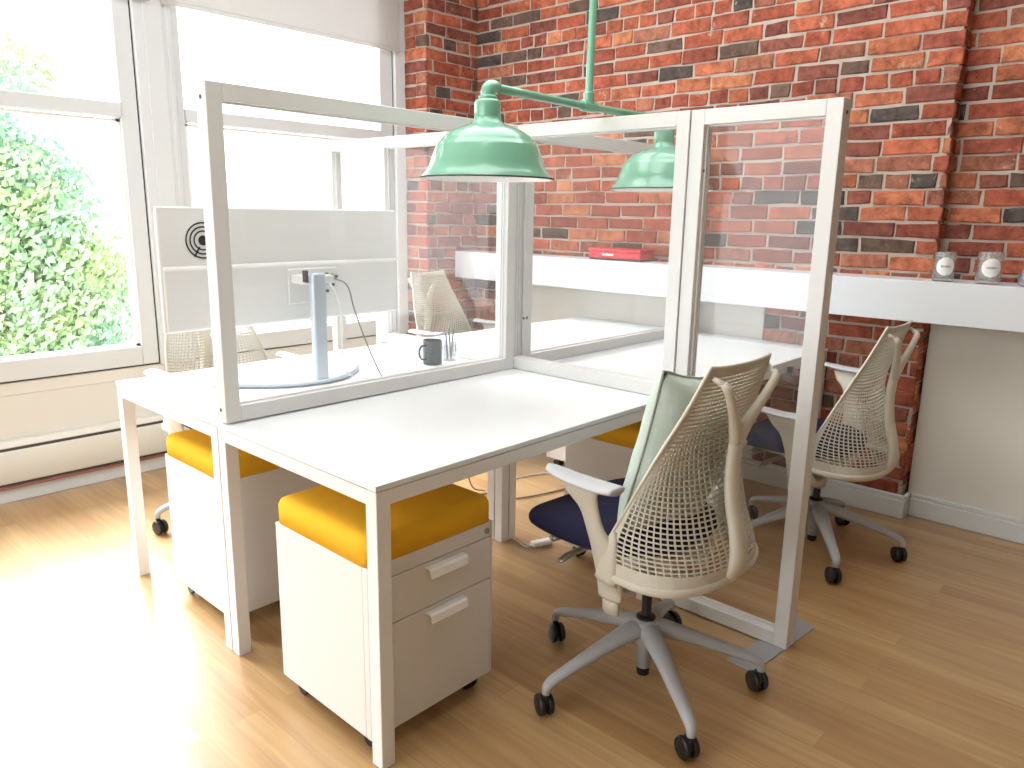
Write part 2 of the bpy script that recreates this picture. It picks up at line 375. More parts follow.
# ---- roller blinds
def blind(x0,x1,zb,label):
    e=tag(empty('roller_blind',((x0+x1)/2,2.555,2.86)),label,'blind','roller blinds over the windows'); ox=(x0+x1)/2
    bm=bmesh.new(); bx(bm,x0-ox,x1-ox,-.0015,.0015,zb+.02-2.86,-.02); obj('fabric',bm,M['blind'],e)
    bm=bmesh.new(); bx(bm,x0-ox,x1-ox,-.006,.006,zb-2.86,zb+.022-2.86); obj('hem_bar',bm,M['blind'],e,bevel=.003)
    bm=bmesh.new(); cyl(bm,(x0-ox,0,.0),(x1-ox,0,.0),.03,16); obj('roller',bm,M['trim'],e,smooth=False)
blind(.745,2.165,2.262,'wide grey beige roller blind over the window nearest the brick wall')
blind(-.95,.69,2.262,'grey roller blind edge over the left window with the tree')

# ------------------------------------------------------------------ desks
def desk(x0,x1,y0,y1,label,group):
    w=x1-x0; d=y1-y0
    e=tag(empty('desk',(x0,y0,0)),label,'desk',group)
    bm=bmesh.new(); bx(bm,0,w,0,d,TZ-.014,TZ); obj('tabletop',bm,M['desk_white'],e,bevel=.0015)
    bm=bmesh.new(); g=.0015
    bx(bm,.04,w-.04,g,.03,TZ-.052,TZ-.016); bx(bm,.04,w-.04,d-.03,d-g,TZ-.052,TZ-.016)
    bx(bm,g,.03,.04,d-.04,TZ-.052,TZ-.016); bx(bm,w-.03,w-g,.04,d-.04,TZ-.052,TZ-.016)
    bx(bm,.02,w-.02,.02,d-.02,TZ-.0165,TZ-.0135)
    obj('apron',bm,M['metal_white'],e,bevel=.001)
    for lx in (g,w-.04-g):
        for ly in (g,d-.04-g):
            bm=bmesh.new(); bx(bm,lx,lx+.04,ly,ly+.04,0,TZ-.016); obj('leg',bm,M['metal_white'],e,bevel=.002)
    return e
XD=1.194
desk(0,XD,0,W,'white rectangular desk in the foreground, bare top, square legs','white desks pushed together')
desk(0,XD,W+.002,2*W,'white desk carrying the monitor, behind the clear screen by the window','white desks pushed together')
desk(XD+.002,2.63,0,W,'white desk running to the brick wall, in front of the far mesh chair','white desks pushed together')
desk(XD+.002,2.63,W+.002,2*W,'white desk in the far corner by the window and brick wall','white desks pushed together')
bm=bmesh.new(); bx(bm,2.165,2.195,-.02,.02,TZ-.062,TZ-.052); bx(bm,2.17,2.19,-.022,-.004,TZ-.05,TZ-.024); bx(bm,2.17,2.19,-.02,-.01,TZ-.062,TZ-.045)
tag(obj('cable_clip',bm,M['black'],bevel=.002),'small black clip under the front edge of the desk by the brick wall','clip')

# ------------------------------------------------------------------ partitions
T=.055; PH=1.643; FW=.045
def partition(axis,a0,a1,c0,z0,label,lift=0,screws=(),group='white framed clear screens'):
    """frame in the plane along `axis`, from a0..a1, thickness c0..c0+T"""
    L=a1-a0; H=PH-z0
    loc=(a0,c0,z0) if axis=='x' else (c0,a0,z0)
    e=tag(empty('screen_partition',loc),label,'partition',group)
    def B(bm,s0,s1,t0,t1,q0,q1):
        if axis=='x': bx(bm,s0,s1,t0,t1,q0,q1)
        else: bx(bm,t0,t1,s0,s1,q0,q1)
    for nm,r in (('stile',(0,FW,0,H)),('stile',(L-FW,L,0,H)),('top_rail',(FW,L-FW,H-FW,H)),('bottom_rail',(FW,L-FW,0,FW))):
        bm=bmesh.new(); B(bm,r[0],r[1],0,T,r[2],r[3]); obj(nm,bm,M['frame_white'],e,bevel=.002)
    bm=bmesh.new(); B(bm,FW-.004,L-FW+.004,T/2-.0005,T/2+.0005,FW-.004,H-FW+.004); obj('clear_panel',bm,M['plexi'],e)
    # shallow glazing channel
    bm=bmesh.new()
    for t0,t1 in ((T/2-.008,T/2-.003),(T/2+.003,T/2+.008)):
        B(bm,FW,FW+.004,t0,t1,FW,H-FW); B(bm,L-FW-.004,L-FW,t0,t1,FW,H-FW); B(bm,FW,L-FW,t0,t1,FW,FW+.004); B(bm,FW,L-FW,t0,t1,H-FW-.004,H-FW)
    obj('channel',bm,M['metal_white'],e)
    for s,t,q,d in screws:   # d: +1/-1 screw axis along the frame direction
        bm=bmesh.new()
        p=(s,t,q) if axis=='x' else (t,s,q); dv=(d*.0012,0,0) if axis=='x' else (0,d*.0012,0)
        cyl(bm,p,Vector(p)+Vector(dv),.0055,12); obj('screw',bm,M['dark'],e)
    return e
H1=PH-TZ
p=partition('x',.004,XD-.001,W-T,TZ+.001,'clear screen standing lengthwise on the foreground desk, nearest the monitor',
    screws=[(0,.028,.035,-1),(0,.028,H1-.04,-1)])
p.rotation_euler=(0,R(.22),0); p.location.z+=.0045
partition('x',XD+T+.002,2.62,W-T,TZ+.001,'clear screen lengthwise behind the mint lamps, ending at the brick wall')
partition('y',-.028,W+.001,XD,TZ+.001,'clear screen across the desks, in front of the far mint lamp',
    screws=[(.725-FW+.003,.018,.20,-1),(.725-FW+.003,.036,.20,-1),(-.0,.028,.04,-1)])
partition('y',-.487,-.030,XD+.006,.004,'tall clear screen reaching down to the floor between the two front mesh chairs',
    screws=[(.457-FW-.0,.018,1.46,-1),(.457-FW,.036,1.46,-1),(.457-FW,.028,.90,-1),(0,.028,PH-.04,-1)])
partition('y',W+.003,1.525,XD,TZ+.001,'clear screen across the window side desks, right of the monitor',
    screws=[(.782-FW,.018,H1-.17,-1),(.782-FW,.036,H1-.17,-1),(.782-FW,.028,.19,-1)])
partition('y',1.528,1.93,XD+.004,.004,'clear screen by the window reaching the floor behind the monitor')
bm=bmesh.new(); v=[bm.verts.new(q) for q in [(1.02,-.375,.0005),(1.015,-.465,.0005),(1.40,-.497,.0005),(1.425,-.425,.0005)]]
f=bm.faces.new(v); r=bmesh.ops.extrude_face_region(bm,geom=[f]); bmesh.ops.translate(bm,verts=[g for g in r['geom'] if isinstance(g,bmesh.types.BMVert)],vec=(0,0,.0032))
tag(obj('foot_plate',bm,M['plate'],bevel=.0008),'flat grey steel foot plate under the tall clear screen','plate')

# ------------------------------------------------------------------ pedestals
def pedestal(x0,y0,d=1,label=''):
    """x0,y0 = back-left or front-left corner; d=1 front faces -Y, d=-1 front faces +Y"""
    w,dp,z0,z1=.42,.405,.055,.512
    e=tag(empty('drawer_pedestal',(x0,y0,0)),label,'cabinet','white drawer pedestals with yellow cushions')
    bm=bmesh.new(); bx(bm,0,w,.02,dp,z0,z1); bx(bm,0,.008,0,.0205,z0,z1); bx(bm,w-.008,w,0,.0205,z0,z1); obj('case',bm,M['ped_white'],e,bevel=.003)
    bm=bmesh.new(); bx(bm,.0095,w-.0095,0,.0195,z1-.042,z1); obj('top_strip',bm,M['ped_white'],e,bevel=.002)
    for a,b_ in ((z0+.292,z1-.0445),(z0,z0+.2895)):
        bm=bmesh.new(); bx(bm,.0095,w-.0095,0,.0195,a,b_); dr=obj('drawer',bm,M['ped_white'],e,bevel=.002)
        bm=bmesh.new(); hx0,hx1=.178,.306; ht=b_-.010
        pr=[(0,ht),(-.016,ht-.001),(-.021,ht-.006),(-.024,ht-.026),(-.021,ht-.026),(-.017,ht-.006),(0,ht-.005)]
        A=[bm.verts.new((hx0,y,z)) for y,z in pr]; B_=[bm.verts.new((hx1,y,z)) for y,z in pr]; n=len(pr)
        for i in range(n): bm.faces.new((A[i],A[(i+1)%n],B_[(i+1)%n],B_[i]))
        bm.faces.new(A[::-1]); bm.faces.new(B_)
        obj('handle',bm,M['enamel_white'],dr,bevel=.0008)
    bm=bmesh.new(); cyl(bm,(w-.026,.0,z1-.022),(w-.026,-.004,z1-.022),.0085,20); lk=obj('lock',bm,M['chrome'],e,bevel=.001)
    # cushion: soft rounded slab
    bm=bmesh.new(); nx,ny=14,16; cw,cd=w,dp; h=.072
    def P(u,v,top):
        x=(u-.5)*cw; y=(v-.5)*cd
        rx=max(0,abs(x)-(cw/2-.03)); ry=max(0,abs(y)-(cd/2-.03)); q=min(1,math.hypot(rx,ry)/.03)
        if rx>0 and ry>0 and math.hypot(rx,ry)>.03:
            k=.03/math.hypot(rx,ry); x=math.copysign(cw/2-.03+rx*k,x); y=math.copysign(cd/2-.03+ry*k,y)
        z=z1+.001+(h*(.72+.28*math.sqrt(max(0,1-q*q)))+.006*(1-(2*u-1)**2)*(1-(2*v-1)**2) if top else 0)
        return bm.verts.new((x+w/2,y+dp/2,z))
    us=[0,.02,.045,.08]+[.08+.84*i/8 for i in range(1,8)]+[.92,.955,.98,1]
    top=[[P(u,v,1) for v in us] for u in us]; bot=[[P(u,v,0) for v in us] for u in us]; n=len(us)
    for i in range(n-1):
        for j in range(n-1):
            bm.faces.new((top[i][j],top[i+1][j],top[i+1][j+1],top[i][j+1])); bm.faces.new((bot[i][j],bot[i][j+1],bot[i+1][j+1],bot[i+1][j]))
    for i in range(n-1):
        bm.faces.new((top[i][0],bot[i][0],bot[i+1][0],top[i+1][0])); bm.faces.new((top[i][-1],top[i+1][-1],bot[i+1][-1],bot[i][-1]))
        bm.faces.new((top[0][i],top[0][i+1],bot[0][i+1],bot[0][i])); bm.faces.new((top[-1][i],bot[-1][i],bot[-1][i+1],top[-1][i+1]))
    c=obj('cushion',bm,M['yellow'],e,smooth=True,label='yellow felt seat cushion')
    for cx in (.045,w-.045):
        for cy in (.05,dp-.05):
            bm=bmesh.new()
            for s in (-1,1): cyl(bm,(cx+s*.006,cy,.0235),(cx+s*.018,cy,.0235),.0225,24)
            bx(bm,cx-.016,cx+.016,cy-.012,cy+.02,.030,.0475); cyl(bm,(cx,cy,.045),(cx,cy,.0545),.012,12)
            obj('caster',bm,M['black'],e,bevel=.002)
    if d<0:
        e.location=(x0+w,y0+dp,0); e.rotation_euler=(0,0,PI)
    return e
P1=pedestal(.004,.046,1,'white drawer pedestal with yellow cushion under the foreground desk')
for x,y,d,lb in ((.046,.83,-1,'white pedestal with yellow cushion under the monitor desk, back turned'),
                 (1.24,.045,1,'white pedestal with yellow cushion beside the green pillow, mostly hidden'),
                 (2.03,.80,-1,'white pedestal under the far corner desk, behind the navy seat')):
    c=copy_tree(P1); c['label']=lb
    c.location=(x,y,0) if d>0 else (x+.42,y+.405,0); c.rotation_euler=(0,0,0 if d>0 else PI)

# ------------------------------------------------------------------ mesh back office chair
def lerp(a,b,t): return a+(b-a)*t
def pw(tab,v):
    for (v0,a),(v1,b_) in zip(tab,tab[1:]):
        if v<=v1: 
            t=(v-v0)/(v1-v0); return lerp(a,b_,t)
    return tab[-1][1]
def cr(tab,v):   # smooth table
    n=len(tab)
    for i in range(n-1):
        if v<=tab[i+1][0] or i==n-2:
            t=(v-tab[i][0])/(tab[i+1][0]-tab[i][0]); p1=tab[i][1];p2=tab[i+1][1]
            p0=tab[i-1][1] if i>0 else 2*p1-p2; p3=tab[i+2][1] if i<n-2 else 2*p2-p1
            return .5*((2*p1)+(-p0+p2)*t+(2*p0-5*p1+4*p2-p3)*t*t+(-p0+3*p1-3*p2+p3)*t**3)
def backpt(u,v):
    w=cr([(0,.252),(.15,.250),(.35,.232),(.6,.205),(.8,.168),(1,.139)],v)
    ye=cr([(0,-.025),(.15,-.035),(.35,-.085),(.6,-.145),(.8,-.19),(1,-.232)],v)
    ze=cr([(0,.445),(.15,.51),(.35,.625),(.6,.765),(.8,.875),(1,.988)],v)
    yc=cr([(0,-.258),(.15,-.255),(.35,-.215),(.6,-.175),(.8,-.190),(1,-.236)],v)
    zc=cr([(0,.432),(.15,.487),(.35,.59),(.6,.745),(.8,.865),(1,.98)],v)
    a=u*PI/2; x=w*math.copysign(abs(math.sin(a))**.85,u)
    k=lerp(.55,1.6,min(1,v*1.6)); q=max(0,math.cos(a))**k
    return Vector((x,lerp(ye,yc,q),lerp(ze,zc,q)))
def make_chair():
    e=empty('office_chair')
    # five star base
    for k in range(5):
        a=R(21+72*k); c,s=math.cos(a),math.sin(a)
        bm=bmesh.new()
        pts=[(.018,.178),(.06,.176),(.16,.150),(.25,.122),(.305,.104),(.328,.088),(.330,.068)]
        rr=[(.030,.026),(.030,.024),(.024,.018),(.0195,.0145),(.0175,.013),(.014,.0125),(.011,.011)]
        tube(bm,[(c*r,s*r,z) for r,z in pts],[(x,y) for x,y in rr],n=16,smooth=5,up=Vector((-s,c,0)))
        obj('base_arm',bm,M['grey_alu'],e,smooth=True)
        # caster
        yaw=a+[.9,-.5,1.4,.2,-1.1][k]; d=Vector((math.cos(yaw),math.sin(yaw),0)); ax=Vector((-d.y,d.x,0)); C=Vector((c*.33,s*.33,0))-d*.012+Vector((0,0,.0300))
        bm=bmesh.new()
        for sg in (-1,1):
            lathe(bm,[(0,0),(.014,0),(.024,.001),(.0295,.004),(.0298,.013),(.027,.017),(.012,.019),(0,.019)],28,ax*sg,C+ax*sg*.0035)
        cyl(bm,Vector((c*.33,s*.33,.03)),Vector((c*.33,s*.33,.068)),.009,14)
        cyl(bm,C+d*.0-ax*.005,C+ax*.005,.018,18)
        obj('caster',bm,M['black'],e,bevel=.001)
    bm=bmesh.new(); lathe(bm,[(0,.055),(.021,.055),(.0215,.12),(.040,.142),(.045,.165),(.043,.195),(.034,.207),(0,.207)],32); obj('hub',bm,M['grey_alu'],e,smooth=True,bevel=0)
    bm=bmesh.new(); lathe(bm,[(0,.030),(.017,.030),(.019,.033),(.019,.054),(0,.054)],24); obj('column_cap',bm,M['black'],e,bevel=.001)
    bm=bmesh.new(); lathe(bm,[(0,.207),(.027,.207),(.027,.213),(.0145,.217),(.0145,.30),(0,.30)],24); obj('gas_column',bm,M['black'],e,bevel=.001)
    # mechanism
    bm=bmesh.new()
    v=bx(bm,-.075,.075,-.12,.15,.350,.442)
    for q in v:
        if q.co.z<.36: q.co.x*=.55; q.co.y*=.6
    lathe(bm,[(0,.295),(.030,.295),(.034,.345),(0,.345)],24)
    obj('tilt_mechanism',bm,M['cream'],e,bevel=.012,seg=3)
    bm=bmesh.new()
    for sg in (-1,1): tube(bm,[(sg*.04,-.02,.375),(sg*.15,-.045,.37),(sg*.215,-.050,.385),(sg*.236,-.035,.42)],[(.03,.014),(.028,.014),(.026,.014),(.024,.014)],n=14,up=Vector((0,1,0)))
    obj('crossbar',bm,M['cream'],e,smooth=True)
    bm=bmesh.new(); tube(bm,[(-.06,.13,.410),(-.14,.15,.402),(-.205,.155,.392)],[(.007,.006),(.014,.006),(.012,.005)],n=12,up=Vector((0,1,0))); obj('lever',bm,M['chrome'],e,smooth=True)
    bm=bmesh.new(); tube(bm,[(-.07,.20,.432),(-.13,.215,.428),(-.165,.22,.426)],[(.016,.012),(.016,.012),(.014,.010)],n=12,up=Vector((0,1,0))); obj('knob',bm,M['chrome'],e,smooth=True)
    # seat
    bm=bmesh.new(); N=9; rings=[]
    zt=lambda y: .528-.03*max(0,(y-.18)/.16)**2
    out=[]
    for i in range(48):
        a=2*PI*i/48; ca,sa=math.cos(a),math.sin(a); p=2/2.9
        x=.25*math.copysign(abs(ca)**p,ca); y=.095+.245*math.copysign(abs(sa)**p,sa)
        if y<.05: x*=1-.12*((.05-y)/.2)
        out.append((x,y))
    prof=[(0,1,0),(.5,1,.004),(.8,1,.0),(.93,1,-.006),(.985,1,-.018),(1.0,1,-.032),(.985,1,-.046),(.94,1,-.055),(.6,1,-.058),(0,1,-.058)]
    for k,_,dz in prof:
        if k==0: rings.append([bm.verts.new((0,.095,.527+dz))]); continue
        rings.append([bm.verts.new((x*k,.095+(y-.095)*k,zt(y)*1+dz-(1 if dz>-.03 else 0)*0.006*(1-min(1,abs(x*k)/.2)))) for x,y in out])
    for A,B in zip(rings,rings[1:]):
        for i in range(48):
            j=(i+1)%48
            if len(A)==1: bm.faces.new((A[0],B[i],B[j]))
            elif len(B)==1: bm.faces.new((A[i],A[j],B[0]))
            else: bm.faces.new((A[i],A[j],B[j],B[i]))
    obj('seat',bm,M['navy'],e,smooth=True,subsurf=1)
    bm=bmesh.new(); rings=[]
    for k,z in ((.0,.474),(.82,.474),(.84,.466),(.55,.440),(0,.440)):
        if k==0: rings.append([bm.verts.new((0,.085,z))])
        else: rings.append([bm.verts.new((x*k,.085+(y-.095)*k,z)) for x,y in out])
    for A,B in zip(rings,rings[1:]):
        for i in range(48):
            j=(i+1)%48
            if len(A)==1: bm.faces.new((A[0],B[i],B[j]))
            elif len(B)==1: bm.faces.new((A[i],A[j],B[0]))
            else: bm.faces.new((A[i],A[j],B[j],B[i]))
    obj('seat_pan',bm,M['cream'],e,smooth=True)
    # webbing: a net of strands, denser upwards
    bm=bmesh.new(); NU,NV=34,48
    def vmap(j): t=j/NV; return t**.92
    grid=[[bm.verts.new(backpt(-1+2*i/NU,vmap(j))) for j in range(NV+1)] for i in range(NU+1)]
    for i in range(NU):
        for j in range(NV):
            a,b_,c,d=grid[i][j],grid[i+1][j],grid[i+1][j+1],grid[i][j+1]
            v=vmap(j+.5); u=abs(-1+2*(i+.5)/NU)
            solid=(j<1) or (j>=NV-2) or (i<1) or (i>=NU-1) or (v>.86 and u>.70)
            if solid: bm.faces.new((a,b_,c,d)); continue
            cen=(a.co+b_.co+c.co+d.co)/4
            ins=[]
            su=.0020 if v<.5 else lerp(.0020,.0023,(v-.5)/.5)
            sv=.0020 if v<.5 else lerp(.0020,.0040,(v-.5)/.5)
            if v<.09: su=.0045; sv=.005
            ex=(b_.co-a.co).normalized(); ey=(d.co-a.co).normalized()
            for q,(sx,sy) in zip((a,b_,c,d),((1,1),(-1,1),(-1,-1),(1,-1))):
                ins.append(bm.verts.new(q.co+ex*sx*su+ey*sy*sv))
            o4=(a,b_,c,d)
            for k in range(4): bm.faces.new((o4[k],o4[(k+1)%4],ins[(k+1)%4],ins[k]))
    ob=obj('back_webbing',bm,M['web'],e)
    so=ob.modifiers.new('thick','SOLIDIFY'); so.thickness=.0035; so.offset=0
    # rim: bottom hoop, sides, top edge
    bm=bmesh.new(); tube(bm,[backpt(-1+2*i/20,0)+Vector((0,0,-.002)) for i in range(21)],[(.007,.012)]*21,n=10,smooth=2,up=Vector((1,0,0))); obj('bottom_hoop',bm,M['cream'],e,smooth=True)
    bm=bmesh.new()
    for sg in (-1,1): tube(bm,[backpt(sg,j/12) for j in range(13)],[.0048]*13,n=8,smooth=2)
    tube(bm,[backpt(-1+2*i/12,1) for i in range(13)],[.0045]*13,n=8,smooth=2)
    obj('back_rim',bm,M['cream'],e,smooth=True)
    # Y shaped spine
    bm=bmesh.new()
    tube(bm,[(0,-.10,.380),(0,-.19,.388),(0,-.240,.422),(0,-.264,.465),(0,-.262,.53),(0,-.238,.63),(0,-.230,.72),(0,-.236,.79),(0,-.242,.825)],
         [(.04,.013),(.042,.014),(.042,.018),(.037,.019),(.030,.018),(.026,.017),(.025,.016),(.027,.015),(.027,.013)],n=18,smooth=5,up=Vector((1,0,0)))
    for sg in (-1,1):
        tube(bm,[(sg*.006,-.236,.785),(sg*.028,-.244,.83),(sg*.060,-.254,.872),(sg*.096,-.262,.915),(sg*.114,-.264,.938),(sg*.120,-.256,.951)],
         [(.020,.014),(.019,.014),(.015,.012),(.012,.011),(.012,.011),(.009,.009)],n=14,smooth=5,up=Vector((1,0,0)))
        tube(bm,[(sg*.114,-.260,.945),(sg*.130,-.234,.962)],[.008,.006],n=8,smooth=1)
    obj('back_spine',bm,M['cream'],e,smooth=True)
    # arms
    for sg in (-1,1):
        bm=bmesh.new()
        tube(bm,[(sg*.218,-.036,.362),(sg*.224,-.036,.41),(sg*.236,-.032,.48),(sg*.257,-.010,.55),(sg*.268,.006,.61),(sg*.279,.018,.65),(sg*.286,.020,.675)],
             [(.038,.015),(.040,.018),(.044,.020),(.028,.014),(.031,.012),(.052,.013),(.068,.013)],n=16,smooth=5,up=Vector((0,1,0)))
        tube(bm,[(sg*.214,-.036,.318),(sg*.216,-.036,.37)],[(.026,.011)]*2,n=14,smooth=1,up=Vector((0,1,0)))
        tube(bm,[(sg*.245,-.040,.42),(sg*.249,-.052,.48),(sg*.244,-.060,.56)],[(.036,.015),(.026,.013),(.008,.008)],n=12,smooth=4,up=Vector((0,1,0)))
        ar=obj('arm',bm,M['cream'],e,smooth=True)
        bm=bmesh.new()
        prof=[(-.112,.020),(-.104,.032),(-.06,.038),(.02,.036),(.07,.031),(.102,.023),(.114,.010)]
        P=[Vector((sg*.290,y+.012,.683-.018*((y+.02)/.13)**2*(-.5))) for y,_ in prof]
        tube(bm,P,[(w,.010) for _,w in prof],n=20,smooth=4,up=Vector((1,0,0)))
        obj('arm_pad',bm,M['pad'],ar,smooth=True,label='grey arm pad')
    return e
CH=make_chair(); CH.location=(.75,-.25,0); CH.rotation_euler=(0,0,R(-3))
tag(CH,'cream mesh back office chair in the foreground with navy seat and green pillow','chair','cream mesh office chairs')
for x,y,rz,lb in ((2.035,-.230,0,'cream mesh office chair with navy seat beside the brick pier, no pillow'),
               (.53,1.68,R(180),'mesh office chair by the window, only its top and a caster seen around the monitor'),
               (2.0,1.86,R(188),'mesh office chair in the far window corner beside the brick pier, seen through two screens')):
    c=copy_tree(CH); FARL=sorted(q.name for q in bpy.data.objects if q.parent==c and q.name.startswith('arm.'))[:1]; c.location=(x,y,0); c.rotation_euler=(0,0,rz); c['label']=lb
    if x==.53:
        for ch in [q for q in bpy.data.objects if q.parent==c]:
            if ch.name.split('.')[0] in ('base_arm','caster'): ch.rotation_euler=(0,0,R(33))
    if rz==0:      # the far chair: star turned differently, seat lowered
        for ch in [q for q in bpy.data.objects if q.parent==c]:
            k=ch.name.split('.')[0]
            if k in ('base_arm','caster'): ch.rotation_euler=(0,0,R(-21))
            elif k=='arm':
                if ch.name in FARL: ch.location=(0,.03,-.075)
                else: ch.location=(0,0,.02)
            elif k not in ('hub','column_cap','gas_column'): ch.location.z-=.035

# ---- pillow
def pillow():
    e=tag(empty('pillow',(.75,-.25,0)),'pale green linen pillow with sage piping propped on the foreground chair','pillow')
    bm=bmesh.new(); n=22; s=.19; hh=.215
    def Q(i,j,side):
        u=-1+2*i/n; v=-1+2*j/n
        k=1-.07*(1-u*u)*abs(v)**3; k2=1-.07*(1-v*v)*abs(u)**3
        x=u*s*k2; y=v*hh*k
        t=.062*(max(0,(1-u**4)*(1-v**4)))**.55*(1+.18*noise.noise(Vector((u*2.2,v*2.2,side*3.1))))
        return Vector((x,side*t,y+.004*noise.noise(Vector((u*3,v*3,5)))))
    g={}
    for side in (-1,1):
        for i in range(n+1):
            for j in range(n+1):
                if side==1 and (i in (0,n) or j in (0,n)): g[side,i,j]=g[-1,i,j]
                else: g[side,i,j]=bm.verts.new(Q(i,j,side))
        for i in range(n):
            for j in range(n): bm.faces.new((g[side,i,j],g[side,i+1,j],g[side,i+1,j+1],g[side,i,j+1]))
    edge=[g[-1,i,0].co.copy() for i in range(n)]+[g[-1,n,j].co.copy() for j in range(n)]+[g[-1,i,n].co.copy() for i in range(n,0,-1)]+[g[-1,0,j].co.copy() for j in range(n,-1,-1)]
    a=obj('cover',bm,M['pillow'],e,smooth=True); bm=bmesh.new(); tube(bm,edge,.0035,n=8,smooth=1,cap=False); b_=obj('piping',bm,M['piping'],e,smooth=True)
    e.rotation_euler=(R(9),R(9),R(-1)); e.location=(.728,-.335,.728)
pillow()

# ------------------------------------------------------------------ pendant lamps
LX,LY,LZ=.636,.29,1.671
def shade_mesh():
    bm=bmesh.new()
    pr=[(.190,0),(.1885,.004),(.176,.018),(.166,.034),(.162,.045),(.146,.088),(.140,.097),(.133,.101),(.131,.106),(.120,.118),(.100,.131),(.070,.143),(.050,.150),(.041,.158),(.037,.170)]
    lathe(bm,pr,64); return bm
def inner_mesh():
    bm=bmesh.new(); lathe(bm,[(.1895,-.001),(.187,.001),(.172,.016),(.160,.034),(.140,.088),(.116,.112),(.066,.138),(.0,.142)],64); return bm
PX=.4625
e=tag(empty('pendant_lamp',(LX+PX,LY,LZ)),'double mint green barn lamp hanging from one tee pipe over the desks','lamp')
for dx,sgn in ((-PX,1),(PX,-1)):
    o3=(dx,0,-.25)
    sh=obj('shade',shade_mesh(),M['green'],e,smooth=True,loc=o3)
    obj('reflector',inner_mesh(),M['enamel_white'],sh,smooth=True,label='white inside of the shade')
    bm=bmesh.new(); tube(bm,[(.190*math.cos(2*PI*i/48),.190*math.sin(2*PI*i/48),0.002) for i in range(49)],.0022,n=6,smooth=1,cap=False); obj('rim',bm,M['dark'],sh,smooth=True,label='dark rim line')
    bm=bmesh.new(); lathe(bm,[(.036,.160),(.0375,.168),(.0375,.206),(.035,.213),(.029,.216),(.024,.218),(0,.218)],32); obj('neck',bm,M['green'],e,smooth=True,loc=o3)
    bm=bmesh.new(); lathe(bm,[(.0,.215),(.026,.215),(.0265,.224),(.022,.227)],24)
    tube(bm,[(0,0,.222),(0,0,.236),(sgn*.006,0,.2455),(sgn*.019,0,.2505),(sgn*.036,0,.2505)],[.0195,.020,.021,.020,.0185],n=18,smooth=5,up=Vector((0,1,0))); obj('elbow',bm,M['green'],e,smooth=True,loc=o3)
bm=bmesh.new(); tube(bm,[(-.43,0,0),(0,0,-.004),(.43,0,0)],.0125,n=16,smooth=4,up=Vector((0,1,0))); obj('crossbar',bm,M['green'],e,smooth=True)
bm=bmesh.new(); cyl(bm,(0,0,.0),(.015,-.01,3.0-LZ-.0),.0125,20); obj('drop_pipe',bm,M['green'],e,smooth=False,bevel=.001)
bm=bmesh.new(); cyl(bm,(-.034,0,-.003),(.034,0,-.003),.018,20); cyl(bm,(0,0,0),(0,0,.04),.018,20); obj('tee',bm,M['green'],e,bevel=.003)

